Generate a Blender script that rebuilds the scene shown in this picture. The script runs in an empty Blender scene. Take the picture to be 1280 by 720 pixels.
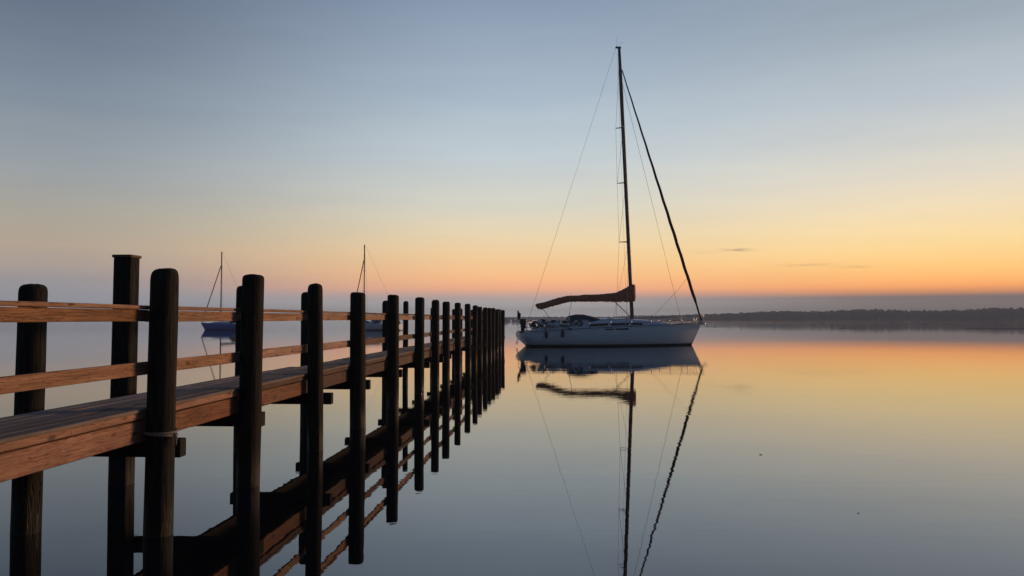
import bpy, bmesh, math, random
from mathutils import Vector, Matrix, noise
R = math.radians
random.seed(7)
scene = bpy.context.scene
col = scene.collection

# ------------------------------------------------------------------ helpers
def lin(r, g, b):
    f = lambda c: (c/255/12.92) if c/255 <= .04045 else ((c/255+.055)/1.055)**2.4
    return (f(r), f(g), f(b), 1)

def new_mat(name, base=(.5, .5, .5), rough=.6, spec=.5, metal=0):
    m = bpy.data.materials.new(name); m.use_nodes = True
    b = m.node_tree.nodes['Principled BSDF']
    b.inputs['Base Color'].default_value = (*base, 1)
    b.inputs['Roughness'].default_value = rough
    b.inputs['Specular IOR Level'].default_value = spec
    b.inputs['Metallic'].default_value = metal
    return m, m.node_tree, b

def nd(nt, t, **kw):
    n = nt.nodes.new(t)
    for k, v in kw.items():
        if k.startswith('i_'):
            n.inputs[k[2:].replace('_', ' ')].default_value = v
        else: setattr(n, k, v)
    return n

def math_n(nt, op, a, b=None, c=None, clamp=False):
    n = nt.nodes.new('ShaderNodeMath'); n.operation = op; n.use_clamp = clamp
    for i, v in enumerate((a, b, c)):
        if v is None: continue
        if isinstance(v, (int, float)): n.inputs[i].default_value = v
        else: nt.links.new(v, n.inputs[i])
    return n.outputs[0]

def ramp(nt, fac, stops, interp='LINEAR'):
    n = nt.nodes.new('ShaderNodeValToRGB'); cr = n.color_ramp; cr.interpolation = interp
    while len(cr.elements) > 1: cr.elements.remove(cr.elements[-1])
    cr.elements[0].position = stops[0][0]; cr.elements[0].color = stops[0][1]
    for p, c in stops[1:]:
        e = cr.elements.new(p); e.color = c
    if fac is not None: nt.links.new(fac, n.inputs[0])
    return n.outputs[0]

def mix(nt, fac, a, b, blend='MIX'):
    n = nt.nodes.new('ShaderNodeMix'); n.data_type = 'RGBA'; n.blend_type = blend
    for i, v in ((0, fac), (6, a), (7, b)):
        if isinstance(v, (int, float)): n.inputs[i].default_value = v
        elif isinstance(v, tuple): n.inputs[i].default_value = v if len(v) == 4 else (*v, 1)
        else: nt.links.new(v, n.inputs[i])
    return n.outputs[2]

def obj_coord(nt, scale=(1, 1, 1)):
    tc = nt.nodes.new('ShaderNodeTexCoord'); mp = nt.nodes.new('ShaderNodeMapping')
    mp.inputs['Scale'].default_value = scale
    nt.links.new(tc.outputs['Object'], mp.inputs[0])
    return mp.outputs[0]

def noise_n(nt, vec, scale, detail=4, rough=.55, dist=0):
    n = nd(nt, 'ShaderNodeTexNoise', i_Scale=scale, i_Detail=detail, i_Roughness=rough, i_Distortion=dist)
    nt.links.new(vec, n.inputs['Vector']); return n.outputs['Fac']

def bump(nt, bsdf, h, strength, dist):
    n = nd(nt, 'ShaderNodeBump', i_Strength=strength, i_Distance=dist)
    nt.links.new(h, n.inputs['Height']); nt.links.new(n.outputs[0], bsdf.inputs['Normal'])

def link(name, me, mat, parent=None, smooth=False):
    o = bpy.data.objects.new(name, me); col.objects.link(o)
    if mat: 
        for m in (mat if isinstance(mat, (list, tuple)) else [mat]): me.materials.append(m)
    if parent: o.parent = parent
    if smooth:
        for p in me.polygons: p.use_smooth = True
    return o

def fin(name, bm, mat, parent=None, smooth=False, recalc=True):
    if recalc: bmesh.ops.recalc_face_normals(bm, faces=bm.faces[:])
    me = bpy.data.meshes.new(name); bm.to_mesh(me); bm.free()
    return link(name, me, mat, parent, smooth)

def thing(name, label, cat, loc=(0, 0, 0), rz=0, group=None):
    o = bpy.data.objects.new(name, None); col.objects.link(o)
    o.location = loc; o.rotation_euler = (0, 0, rz)
    o['label'] = label; o['category'] = cat
    if group: o['group'] = group
    return o

def box(bm, x0, x1, y0, y1, z0, z1, bev=0, seg=1):
    vs = [bm.verts.new((x, y, z)) for x in (x0, x1) for y in (y0, y1) for z in (z0, z1)]
    q = [(0, 1, 3, 2), (4, 6, 7, 5), (0, 4, 5, 1), (2, 3, 7, 6), (0, 2, 6, 4), (1, 5, 7, 3)]
    fs = [bm.faces.new([vs[i] for i in f]) for f in q]
    if bev:
        es = list({e for f in fs for e in f.edges})
        r = bmesh.ops.bevel(bm, geom=es, offset=bev, segments=seg, affect='EDGES', profile=.5)
    return vs

def board(bm, x0, x1, y0, y1, z0, z1, rnd, bev=.006, n=8, wob=.006):
    """long sawn board along y, subdivided, slightly warped, eased edges"""
    prof = [(x0+bev, z0), (x1-bev, z0), (x1, z0+bev), (x1, z1-bev), (x1-bev, z1), (x0+bev, z1), (x0, z1-bev), (x0, z0+bev)]
    sx, sz = rnd.uniform(-9, 9), rnd.uniform(-9, 9)
    rings = []
    for i in range(n+1):
        y = y0+(y1-y0)*i/n
        dx = noise.noise((sx, y*.5, 0))*wob; dz = noise.noise((sz, y*.5, 5))*wob
        rings.append([bm.verts.new((px+dx, y, pz+dz)) for px, pz in prof])
    for a, b in zip(rings, rings[1:]):
        for k in range(8):
            bm.faces.new((a[k], a[(k+1) % 8], b[(k+1) % 8], b[k]))
    bm.faces.new(rings[0]); bm.faces.new(rings[-1][::-1])

def tube(bm, pts, r, seg=8, cap=True, r2=None):
    pts = [Vector(p) for p in pts]; rings = []
    for i, p in enumerate(pts):
        d = (pts[min(i+1, len(pts)-1)]-pts[max(i-1, 0)]).normalized()
        up = Vector((0, 0, 1)) if abs(d.z) < .95 else Vector((1, 0, 0))
        a = d.cross(up).normalized(); b = a.cross(d)
        rr = r if r2 is None else r+(r2-r)*i/(len(pts)-1)
        rings.append([bm.verts.new(p+(a*math.cos(2*math.pi*k/seg)+b*math.sin(2*math.pi*k/seg))*rr) for k in range(seg)])
    for A, B in zip(rings, rings[1:]):
        for k in range(seg):
            bm.faces.new((A[k], A[(k+1) % seg], B[(k+1) % seg], B[k]))
    if cap:
        bm.faces.new(rings[0][::-1]); bm.faces.new(rings[-1])

def tube_obj(name, pts, r, mat, parent, seg=8, r2=None):
    bm = bmesh.new(); tube(bm, pts, r, seg, r2=r2); return fin(name, bm, mat, parent, True)

def lathe(bm, prof, seg=16, mat4=None):
    rings = [[bm.verts.new((r*math.cos(2*math.pi*k/seg), r*math.sin(2*math.pi*k/seg), z)) for k in range(seg)] for r, z in prof]
    for A, B in zip(rings, rings[1:]):
        for k in range(seg): bm.faces.new((A[k], A[(k+1) % seg], B[(k+1) % seg], B[k]))
    bm.faces.new(rings[0][::-1]); bm.faces.new(rings[-1])
    if mat4 is not None:
        bmesh.ops.transform(bm, matrix=mat4, verts=[v for rg in rings for v in rg])

def torus(bm, c, R_, r, ax=(0, 0, 1), seg=24, s2=8):
    q = Vector((0, 0, 1)).rotation_difference(Vector(ax)); c = Vector(c); rings = []
    for i in range(seg):
        a = 2*math.pi*i/seg
        rings.append([bm.verts.new(c+q @ Vector(((R_+r*math.cos(b))*math.cos(a), (R_+r*math.cos(b))*math.sin(a), r*math.sin(b))))
                      for b in (2*math.pi*k/s2 for k in range(s2))])
    for i in range(seg):
        A, B = rings[i], rings[(i+1) % seg]
        for k in range(s2): bm.faces.new((A[k], A[(k+1) % s2], B[(k+1) % s2], B[k]))

# ------------------------------------------------------------------ materials
def wood(name, dark, light, grey=None, rough=.78, bscale=1.0):
    m, nt, b = new_mat(name, rough=rough, spec=.25)
    v = obj_coord(nt, (14, .9, 14)); v2 = obj_coord(nt, (60, 2.2, 60)); v3 = obj_coord(nt, (1, 1, 1))
    n1 = noise_n(nt, v, 1.0, 6, .6, .6); n2 = noise_n(nt, v2, 1.0, 3, .6); n3 = noise_n(nt, v3, 1.3, 5, .6)
    c = ramp(nt, n1, [(.3, (*dark, 1)), (.7, (*light, 1))])
    c = mix(nt, math_n(nt, 'MULTIPLY', ramp(nt, n2, [(.5, (0, 0, 0, 1)), (.72, (1, 1, 1, 1))]), .5), c, tuple(x*.45 for x in dark))
    v4 = obj_coord(nt, (150, 5, 150)); n4 = noise_n(nt, v4, 1.0, 4, .65)
    c = mix(nt, 1.0, c, ramp(nt, n4, [(.32, (.74, .73, .72, 1)), (.68, (1.18, 1.17, 1.16, 1))]), 'MULTIPLY')
    ck = noise_n(nt, obj_coord(nt, (40, 1.1, 40)), 1.0, 2, .5, 1.2)
    ckm = ramp(nt, math_n(nt, 'ABSOLUTE', math_n(nt, 'SUBTRACT', ck, .5)), [(.0, (1, 1, 1, 1)), (.012, (0, 0, 0, 1))])
    c = mix(nt, math_n(nt, 'MULTIPLY', ckm, .7), c, tuple(x*.22 for x in dark))
    dn = noise_n(nt, obj_coord(nt, (16, 11, 16)), 1.0, 3, .6)
    c = mix(nt, ramp(nt, dn, [(.62, (0, 0, 0, 1)), (.70, (.55, .55, .55, 1))]), c, tuple(x*.42 for x in dark))
    # knots
    vo = nd(nt, 'ShaderNodeTexVoronoi', i_Scale=1.0); nt.links.new(obj_coord(nt, (6, 2.2, 6)), vo.inputs['Vector'])
    kn = ramp(nt, vo.outputs['Distance'], [(.09, (1, 1, 1, 1)), (.19, (0, 0, 0, 1))])
    c = mix(nt, math_n(nt, 'MULTIPLY', kn, .85), c, tuple(x*.3 for x in dark))
    # big weather blotches + per board variation
    c = mix(nt, ramp(nt, n3, [(.42, (0, 0, 0, 1)), (.75, (.6, .6, .6, 1))]), c, grey or tuple(x*.55 for x in dark))
    oi = nd(nt, 'ShaderNodeObjectInfo')
    hv = nd(nt, 'ShaderNodeHueSaturation'); nt.links.new(c, hv.inputs['Color'])
    nt.links.new(math_n(nt, 'MULTIPLY_ADD', oi.outputs['Random'], .5, .72), hv.inputs['Value'])
    nt.links.new(math_n(nt, 'MULTIPLY_ADD', oi.outputs['Random'], -.3, 1.1), hv.inputs['Saturation'])
    nt.links.new(hv.outputs[0], b.inputs['Base Color'])
    bump(nt, b, math_n(nt, 'ADD', math_n(nt, 'ADD', n1, math_n(nt, 'MULTIPLY', n2, .6)), math_n(nt, 'MULTIPLY_ADD', n4, .5, math_n(nt, 'MULTIPLY', ckm, -1.2))), .8, .008*bscale)
    return m

M_rail = wood('rail_timber', (.25, .125, .06), (.50, .29, .16), grey=(.14, .09, .065))
M_fascia = wood('fascia_timber', (.21, .10, .055), (.41, .21, .115), grey=(.13, .07, .05))
M_rail_dark = wood('dark_rail_timber', (.13, .075, .05), (.27, .17, .115), grey=(.11, .085, .07))
M_fascia_dark = wood('dark_fascia_timber', (.075, .043, .03), (.17, .10, .068), grey=(.09, .065, .05))
# deck planks: each plank its own tone
M_deck, nt, b = new_mat('deck_timber', rough=.8, spec=.25)
v = obj_coord(nt, (1, 1, 1)); sp = nd(nt, 'ShaderNodeSeparateXYZ'); nt.links.new(v, sp.inputs[0])
cell = math_n(nt, 'FLOOR', math_n(nt, 'DIVIDE', sp.outputs[0], .172))
wn = nd(nt, 'ShaderNodeTexWhiteNoise', noise_dimensions='1D'); nt.links.new(cell, wn.inputs['W'])
n1 = noise_n(nt, obj_coord(nt, (30, 1.2, 10)), 1, 6, .65, .4); n3 = noise_n(nt, v, 1.1, 5, .6)
c = ramp(nt, n1, [(.3, (.13, .105, .09, 1)), (.7, (.34, .285, .25, 1))])
c = mix(nt, ramp(nt, n3, [(.4, (0, 0, 0, 1)), (.7, (.7, .7, .7, 1))]), c, (.16, .12, .095))
hv = nd(nt, 'ShaderNodeHueSaturation'); nt.links.new(c, hv.inputs['Color'])
nt.links.new(math_n(nt, 'MULTIPLY_ADD', wn.outputs[0], .7, .62), hv.inputs['Value'])
nt.links.new(hv.outputs[0], b.inputs['Base Color']); bump(nt, b, n1, .7, .008)

# tarred piles
M_pile, nt, b = new_mat('tarred_pile_timber', rough=.85, spec=.2)
v = obj_coord(nt, (22, 22, 1.4)); n1 = noise_n(nt, v, 1, 6, .62, .5); n2 = noise_n(nt, obj_coord(nt), 3, 5, .6)
c = ramp(nt, n1, [(.34, (.003, .003, .003, 1)), (.70, (.034, .032, .026, 1))])
c = mix(nt, ramp(nt, n2, [(.45, (0, 0, 0, 1)), (.75, (.8, .8, .8, 1))]), c, (.016, .016, .012))
tc = nd(nt, 'ShaderNodeTexCoord'); sp = nd(nt, 'ShaderNodeSeparateXYZ'); nt.links.new(tc.outputs['Object'], sp.inputs[0])
zz = math_n(nt, 'ADD', sp.outputs[2], math_n(nt, 'MULTIPLY', n2, .35))
wet = nd(nt, 'ShaderNodeMapRange'); nt.links.new(zz, wet.inputs[0]); wet.inputs[1].default_value = .50; wet.inputs[2].default_value = .12
c = mix(nt, wet.outputs[0], c, (.006, .007, .005))
nt.links.new(c, b.inputs['Base Color'])
nt.links.new(math_n(nt, 'MULTIPLY_ADD', wet.outputs[0], -.35, .85), b.inputs['Roughness'])
ck = noise_n(nt, obj_coord(nt, (11, 11, .55)), 1.0, 3, .5, 1.0)
ckm = ramp(nt, math_n(nt, 'ABSOLUTE', math_n(nt, 'SUBTRACT', ck, .5)), [(.0, (1, 1, 1, 1)), (.022, (0, 0, 0, 1))])
bump(nt, b, math_n(nt, 'ADD', math_n(nt, 'ADD', n1, math_n(nt, 'MULTIPLY', n2, .5)), math_n(nt, 'MULTIPLY', ckm, -1.4)), 1.0, .022)

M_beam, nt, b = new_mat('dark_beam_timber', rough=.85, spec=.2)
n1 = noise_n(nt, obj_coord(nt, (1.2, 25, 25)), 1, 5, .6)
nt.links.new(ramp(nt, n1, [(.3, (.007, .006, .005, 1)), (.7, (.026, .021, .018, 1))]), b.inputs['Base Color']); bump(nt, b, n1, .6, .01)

M_rope, nt, b = new_mat('weathered_rope', (.42, .40, .36), .9, .1)
n1 = noise_n(nt, obj_coord(nt, (60, 60, 160)), 1, 3); nt.links.new(ramp(nt, n1, [(.3, (.12, .11, .095, 1)), (.7, (.30, .28, .25, 1))]), b.inputs['Base Color'])
M_bolt = new_mat('rusty_bolt', (.06, .03, .02), .7, .4, .6)[0]

def gel(name, base, rough, var=.12, spec=.5, sc=3):
    m, nt, b = new_mat(name, base, rough, spec)
    n = noise_n(nt, obj_coord(nt, (1, 1, 2.5)), sc, 5, .6)
    nt.links.new(ramp(nt, n, [(.3, (*[x*(1-var) for x in base], 1)), (.7, (*[min(1, x*(1+var*.5)) for x in base], 1))]), b.inputs['Base Color'])
    return m
def hull_mat(name, top, stripe, zs):
    m, nt, b = new_mat(name, top, .28, .5)
    tc = nd(nt, 'ShaderNodeTexCoord'); sp = nd(nt, 'ShaderNodeSeparateXYZ'); nt.links.new(tc.outputs['Object'], sp.inputs[0])
    n = noise_n(nt, obj_coord(nt, (.6, 1, 3)), 2.2, 5, .6)
    c = ramp(nt, n, [(.3, (*[x*.86 for x in top], 1)), (.7, (*top, 1))])
    f = math_n(nt, 'LESS_THAN', sp.outputs[2], zs)
    nt.links.new(mix(nt, f, c, stripe), b.inputs['Base Color']); return m
M_hull = hull_mat('white_gelcoat_hull', (.76, .82, .84), (.03, .035, .045), .15)
M_gel = gel('white_gelcoat', (.68, .73, .78), .4)
M_nonskid = gel('grey_nonskid_deck', (.5, .51, .52), .8)
M_teak = gel('teak', (.25, .15, .08), .7, .3)
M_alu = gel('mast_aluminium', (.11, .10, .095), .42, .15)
M_steel = new_mat('stainless_tube', (.45, .45, .46), .25, .5, 1)[0]
M_wire = new_mat('rigging_wire', (.12, .12, .12), .45, .5, .5)[0]
M_glass = new_mat('dark_window_acrylic', (.01, .013, .018), .08, .6)[0]
def canvas(name, a, bcol):
    m, nt, b = new_mat(name, a, .9, .15)
    n = noise_n(nt, obj_coord(nt, (1.5, 6, 6)), 2.0, 6, .6, .8)
    nt.links.new(ramp(nt, n, [(.3, (*a, 1)), (.7, (*bcol, 1))]), b.inputs['Base Color'])
    bump(nt, b, n, .8, .05); return m
M_cover = canvas('brown_sailcloth', (.32, .115, .052), (.56, .24, .12))
M_genoa = canvas('furled_genoa_cloth', (.045, .025, .022), (.10, .055, .05))
M_navy = canvas('navy_canvas', (.03, .038, .055), (.075, .088, .115))
M_greycanvas = canvas('pale_grey_canvas', (.50, .54, .55), (.75, .78, .78))
M_black = gel('black_plastic', (.018, .018, .02), .45)
M_red = gel('orange_buoy_foam', (.45, .10, .03), .7)

# ------------------------------------------------------------------ camera
cam_d = bpy.data.cameras.new('camera'); cam = bpy.data.objects.new('camera', cam_d); col.objects.link(cam)
cam.location = (0, 0, 2.5); cam.rotation_euler = (R(90+2.2), 0, 0)
cam_d.sensor_width = 36; cam_d.lens = 28.1; cam_d.clip_start = .05; cam_d.clip_end = 20000
scene.camera = cam

# ------------------------------------------------------------------ world: dusk sky
w = bpy.data.worlds.new('World'); scene.world = w; w.use_nodes = True
nt = w.node_tree; nt.nodes.clear()
out = nt.nodes.new('ShaderNodeOutputWorld'); bg = nt.nodes.new('ShaderNodeBackground'); nt.links.new(bg.outputs[0], out.inputs[0])
tc = nt.nodes.new('ShaderNodeTexCoord'); sp = nt.nodes.new('ShaderNodeSeparateXYZ'); nt.links.new(tc.outputs['Generated'], sp.inputs[0])
x, y, z = sp.outputs
hor = math_n(nt, 'SQRT', math_n(nt, 'ADD', math_n(nt, 'MULTIPLY', x, x), math_n(nt, 'MULTIPLY', y, y)))
elev = math_n(nt, 'MULTIPLY', math_n(nt, 'ARCTAN2', math_n(nt, 'ABSOLUTE', z), hor), 180/math.pi)     # degrees
az = math_n(nt, 'MULTIPLY', math_n(nt, 'ARCTAN2', x, y), 180/math.pi)                                 # + is right
p = math_n(nt, 'DIVIDE', elev, 90)
HAZE_D, HAZE_TOP = .00048, 34.0
def sky_ramp(rows):
    """sky colour seen through the haze layer -> colour of the sky beyond it"""
    st = []
    for e, c in rows:
        T = math.exp(-HAZE_D*min(2700, HAZE_TOP/max(1e-4, math.tan(R(min(e, 89))))))
        st.append((e/90, tuple(max(.004, (v-a*(1-T))/T) for v, a in zip(lin(*c)[:3], (.09, .09, .105)))+(1,)))
    return ramp(nt, p, st)
SKY_L = [(0, (130, 133, 142)), (1.3, (134, 136, 144)), (2.4, (146, 143, 146)), (3.4, (166, 154, 146)), (4.6, (176, 161, 145)),
         (6.2, (168, 162, 150)), (9.5, (152, 160, 165)), (14, (128, 141, 156)), (18.6, (106, 119, 138)), (32, (62, 78, 104)), (90, (42, 56, 86))]
SKY_M = [(0, (146, 146, 149)), (1.2, (154, 149, 150)), (1.55, (170, 151, 147)), (2.1, (226, 166, 134)), (2.9, (242, 184, 134)), (4.2, (240, 200, 150)), (5.8, (232, 211, 173)),
         (8.0, (214, 211, 196)), (11.3, (193, 204, 209)), (14.5, (177, 192, 204)), (17, (163, 179, 196)), (21.8, (139, 156, 178)), (35, (84, 106, 142)), (90, (46, 64, 102))]
SKY_R = [(0, (108, 102, 104)), (1.0, (113, 106, 107)), (1.66, (120, 108, 107)), (1.80, (230, 150, 98)), (2.4, (250, 177, 110)), (3.4, (252, 201, 128)), (4.8, (250, 216, 154)),
         (6.9, (241, 220, 182)), (9.2, (225, 217, 201)), (11.5, (206, 208, 204)), (14, (189, 198, 205)), (18.6, (158, 171, 183)), (32, (88, 108, 140)), (90, (46, 64, 102))]
SKY_B = [(0, (84, 94, 104)), (6, (82, 94, 110)), (15, (72, 86, 108)), (35, (52, 70, 98)), (90, (42, 58, 94))]
rl, rm, rr, rb = sky_ramp(SKY_L), sky_ramp(SKY_M), sky_ramp(SKY_R), sky_ramp(SKY_B)
def seg(a0, a1):
    n = nt.nodes.new('ShaderNodeMapRange'); nt.links.new(az, n.inputs[0])
    n.inputs[1].default_value = a0; n.inputs[2].default_value = a1; n.interpolation_type = 'SMOOTHSTEP'; return n.outputs[0]
sky = mix(nt, seg(0, -31), rm, rl)
sky = mix(nt, seg(0, 30), sky, rr)
sky = mix(nt, seg(-40, -100), sky, rb)
sky = mix(nt, seg(45, 95), sky, rb)
# thin dusk wisps low over the right-hand horizon
cv = nt.nodes.new('ShaderNodeCombineXYZ'); nt.links.new(az, cv.inputs[0]); nt.links.new(math_n(nt, 'MULTIPLY', elev, 9), cv.inputs[1])
wn_ = noise_n(nt, cv.outputs[0], .8, 6, .65)
def wisp(a, e, wa, we, amt):
    e2 = math_n(nt, 'ADD', elev, math_n(nt, 'MULTIPLY_ADD', wn_, .5, -.25))
    da = math_n(nt, 'DIVIDE', math_n(nt, 'SUBTRACT', az, a), wa); de = math_n(nt, 'DIVIDE', math_n(nt, 'SUBTRACT', e2, e), we)
    d = math_n(nt, 'ADD', math_n(nt, 'MULTIPLY', da, da), math_n(nt, 'MULTIPLY', de, de))
    return math_n(nt, 'MULTIPLY', math_n(nt, 'EXPONENT', math_n(nt, 'MULTIPLY', d, -1.0)), amt)
ws = wisp(15.7, 4.75, .8, .09, .5)
for args in ((13.4, 4.6, .7, .07, .14), (20.3, 3.62, 1.5, .07, .24), (23.2, 3.4, 1.0, .07, .24)):
    ws = math_n(nt, 'ADD', ws, wisp(*args), clamp=True)
sky = mix(nt, ws, sky, lin(120, 105, 105))
# faint uneven veil
vn = noise_n(nt, cv.outputs[0], .06, 4, .6)
sky = mix(nt, 1.0, sky, ramp(nt, vn, [(.3, (.97, .97, .98, 1)), (.7, (1.03, 1.03, 1.02, 1))]), 'MULTIPLY')
nt.links.new(sky, bg.inputs[0]); bg.inputs[1].default_value = 1.0

sun_d = bpy.data.lights.new('sun', 'SUN'); sun = bpy.data.objects.new('sun', sun_d); col.objects.link(sun)
sun_d.energy = 2.7; sun_d.angle = R(12); sun_d.color = (1, .56, .30)
saz, sel = R(60), R(5)
dvec = Vector((math.sin(saz)*math.cos(sel), math.cos(saz)*math.cos(sel), math.sin(sel)))
sun.rotation_euler = dvec.to_track_quat('Z', 'Y').to_euler(); sun.location = (60, 20, 30)

# ------------------------------------------------------------------ water
M_water, nt, b = new_mat('calm_water', (.003, .005, .008), .0, .5)
b.inputs['Specular Tint'].default_value = (.95, .965, 1.0, 1)
b.inputs['IOR'].default_value = 2.15
v = obj_coord(nt, (1, 1, 1))
nA = noise_n(nt, obj_coord(nt, (1.6, 3.6, 1)), 1.0, 3, .5)      # ripples, crests across the view
nB = noise_n(nt, obj_coord(nt, (.22, .5, 1)), 1.0, 3, .5)
patch = ramp(nt, noise_n(nt, obj_coord(nt, (.006, .035, 1)), 1.0, 4, .55), [(.40, (.45, .45, .45, 1)), (.62, (1.5, 1.5, 1.5, 1))])
spw = nd(nt, 'ShaderNodeSeparateXYZ'); nt.links.new(v, spw.inputs[0])
pt2 = ramp(nt, noise_n(nt, obj_coord(nt, (.025, .30, 1)), 1.0, 5, .6, .4), [(.45, (.55, .55, .55, 1)), (.70, (1.25, 1.25, 1.25, 1))])
br = nd(nt, 'ShaderNodeMapRange'); nt.links.new(spw.outputs[1], br.inputs[0])
for q_, v_ in ((1, 220), (2, 800), (3, 1.0), (4, 10.0)): br.inputs[q_].default_value = v_
h = math_n(nt, 'MULTIPLY', math_n(nt, 'ADD', math_n(nt, 'MULTIPLY', nA, .0012), math_n(nt, 'MULTIPLY', nB, .0025)), math_n(nt, 'MULTIPLY', patch, pt2))
h = math_n(nt, 'MULTIPLY', h, br.outputs[0])      # breeze ruffles the water off the far shore
bump(nt, b, h, 1.0, 1.0)
bm = bmesh.new()
# graded grid so the sheet is dense near the camera
xs = [-2600, -1200, -500, -200, -80, -30, 0, 30, 80, 200, 500, 1200, 2600]
ys = [-200, -60, -20, 0, 20, 50, 100, 200, 500, 1000, 1800, 2600]
g = [[bm.verts.new((a, c_, 0)) for a in xs] for c_ in ys]
for j in range(len(ys)-1):
    for i in range(len(xs)-1): bm.faces.new((g[j][i], g[j][i+1], g[j+1][i+1], g[j+1][i]))
o = fin('water', bm, M_water, recalc=False); o['kind'] = 'structure'

# ------------------------------------------------------------------ the pier
TH = math.atan(.06)
pier = thing('wooden_pier', 'long brown timber pier on dark piles with a two board railing over calm water', 'pier', (-4.66, 0, .30), -TH)
rnd = random.Random(11)
near_v = [-3.4, -.2, 3.0, 6.2, 9.4, 12.1, 15.3, 18.5, 22.4, 26.6, 30.0, 32.8, 36.6, 40.6, 43.8, 46.6, 49.9, 53.0, 55.8, 59.0, 61.8, 65.2]
near_t = [2.8, 2.85, 2.82, 2.86, 2.79, 2.87, 2.87, 2.81, 2.87, 2.91, 2.91, 2.90, 2.93, 2.96, 2.93, 2.9, 2.9, 2.92, 2.95, 2.9, 2.93, 2.9]
near_r = [.16, .165, .16, .165, .163, .170, .150, .185, .168, .165, .155, .16, .15, .16, .15, .155, .16, .15, .15, .16, .15, .16]
#          W from near row, top z, radius, form
far = {0: (1.5, 2.7, .16), 1: (1.55, 2.6, .16), 2: (1.5, 2.75, .16), 3: (1.55, 2.7, .16), 4: (1.60, 2.61, .155), 5: (1.97, 3.17, .15), 6: (1.40, 2.83, .16),
       7: (1.20, 2.82, .135), 8: None, 9: (1.12, 2.80, .13), 10: (1.13, 2.86, .10)}
for i in range(11, 22): far[i] = (1.13+rnd.uniform(-.01, .02), 2.7+rnd.uniform(-.1, .15), .125)

def pile_mesh(u, v, r, top, seed, lean=.016, seg=26):
    bm = bmesh.new(); rd = random.Random(seed)
    lx, ly = rd.uniform(-lean, lean), rd.uniform(-lean, lean)
    tx, ty = rd.uniform(-.06, .06), rd.uniform(-.06, .06); fl = rd.choice((.8, 1.1, 1.45))     # top cut askew, worn round or flat
    prof = [(r*1.03, -1.9)]
    zz = -1.5
    while zz < top-.14: prof.append((r*(1.03-.05*(zz/top)), zz)); zz += .16
    prof += [(r*.985, top-.09*fl), (r*.95, top-.052*fl), (r*.87, top-.026*fl), (r*.70, top-.010*fl), (r*.35, top)]
    rings = []
    for rr, z in prof:
        ring = []
        for k in range(seg):
            a = 2*math.pi*k/seg
            n = noise.noise((math.cos(a)*1.3+seed*3.1, math.sin(a)*1.3, z*.9))*.045 + noise.noise((math.cos(a)*4+seed, math.sin(a)*4, z*.7))*.022
            q = rr*(1+n)
            ring.append(bm.verts.new((u+q*math.cos(a)+lx*(z-1), v+q*math.sin(a)+ly*(z-1), z+((noise.noise((math.cos(a)*2, math.sin(a)*2, seed*2.7))*.011+tx*q*math.cos(a)+ty*q*math.sin(a))*min(1, max(0, (z-top+.2)/.14))))))
        rings.append(ring)
    for A, B in zip(rings, rings[1:]):
        for k in range(seg): bm.faces.new((A[k], A[(k+1) % seg], B[(k+1) % seg], B[k]))
    bm.faces.new(rings[0][::-1]); bm.faces.new(rings[-1])
    return bm
for i, (v_, t_, r_) in enumerate(zip(near_v, near_t, near_r)):
    pl = fin('pile', pile_mesh(0, v_, r_*.96, t_, i+1), M_pile, pier, True)
    if i == 4:
        pl['label'] = 'dark pile with a pale rope tied round it'
        bm = bmesh.new()
        torus(bm, (0, v_, .86), r_*1.02+.012, .016, ax=(.10, .06, 1), seg=32)
        torus(bm, (0, v_, .89), r_*1.02+.012, .016, ax=(.02, -.05, 1), seg=32)
        tube(bm, [(r_+.02, v_-.03, .87), (r_+.05, v_-.05, .83), (r_+.045, v_-.06, .74)], .012, 6)
        fin('rope', bm, M_rope, pl, True)
for i, spec_ in far.items():
    if not spec_: continue
    W, t_, r_ = spec_; v_ = near_v[i]
    if i == 5:
        bm = bmesh.new(); s = .15
        prof = [(-1.9, s), (0, s*1.0), (1.2, s*1.0), (2.4, s*.985), (t_-.045, s*.98)]
        rings = []
        c = .055
        for zz, q in prof:
            pts = [(-q+c, -q), (q-c, -q), (q-c*.3, -q+c*.3), (q, -q+c), (q, q-c), (q-c*.3, q-c*.3), (q-c, q), (-q+c, q), (-q+c*.3, q-c*.3), (-q, q-c), (-q, -q+c), (-q+c*.3, -q+c*.3)]
            rings.append([bm.verts.new((-W+a+.006*(zz-1), v_+b_, zz)) for a, b_ in pts])
        for A, B in zip(rings, rings[1:]):
            for k in range(12): bm.faces.new((A[k], A[(k+1) % 12], B[(k+1) % 12], B[k]))
        bm.faces.new(rings[0][::-1]); bm.faces.new(rings[-1])
        pl = fin('pile', bm, M_pile, pier); pl['label'] = 'taller square post with a brown timber cap'
        bm = bmesh.new(); q = s+.003
        box(bm, -W-q+.014, -W+q+.014, v_-q, v_+q, t_-.043, t_, .010, 2)
        fin('post_cap', bm, M_rail_dark, pl)
    else:
        fin('pile', pile_mesh(-W, v_, r_, t_, 100+i, .006), M_pile, pier, True)

# cross beams under the deck, one bent after another
for i, v_ in enumerate(near_v):
    bm = bmesh.new(); W = far[i][0] if far[i] else 1.1; r_ = near_r[i]
    ov = .12 if i < 4 else {4: .16, 5: .10, 6: .26}.get(i, rnd.uniform(.16, .28))
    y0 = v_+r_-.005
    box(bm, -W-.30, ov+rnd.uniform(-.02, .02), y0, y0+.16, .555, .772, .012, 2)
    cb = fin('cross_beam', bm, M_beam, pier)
    if i < 12:
        bm = bmesh.new()
        lathe(bm, [(.028, 0), (.028, .018), (.016, .019), (.016, .04)], 10, Matrix.Translation((ov-.08, y0+.002, .66)) @ Matrix.Rotation(R(90), 4, 'X'))
        fin('bolt', bm, M_bolt, cb)

V0, V1 = -6.0, 65.9
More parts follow.
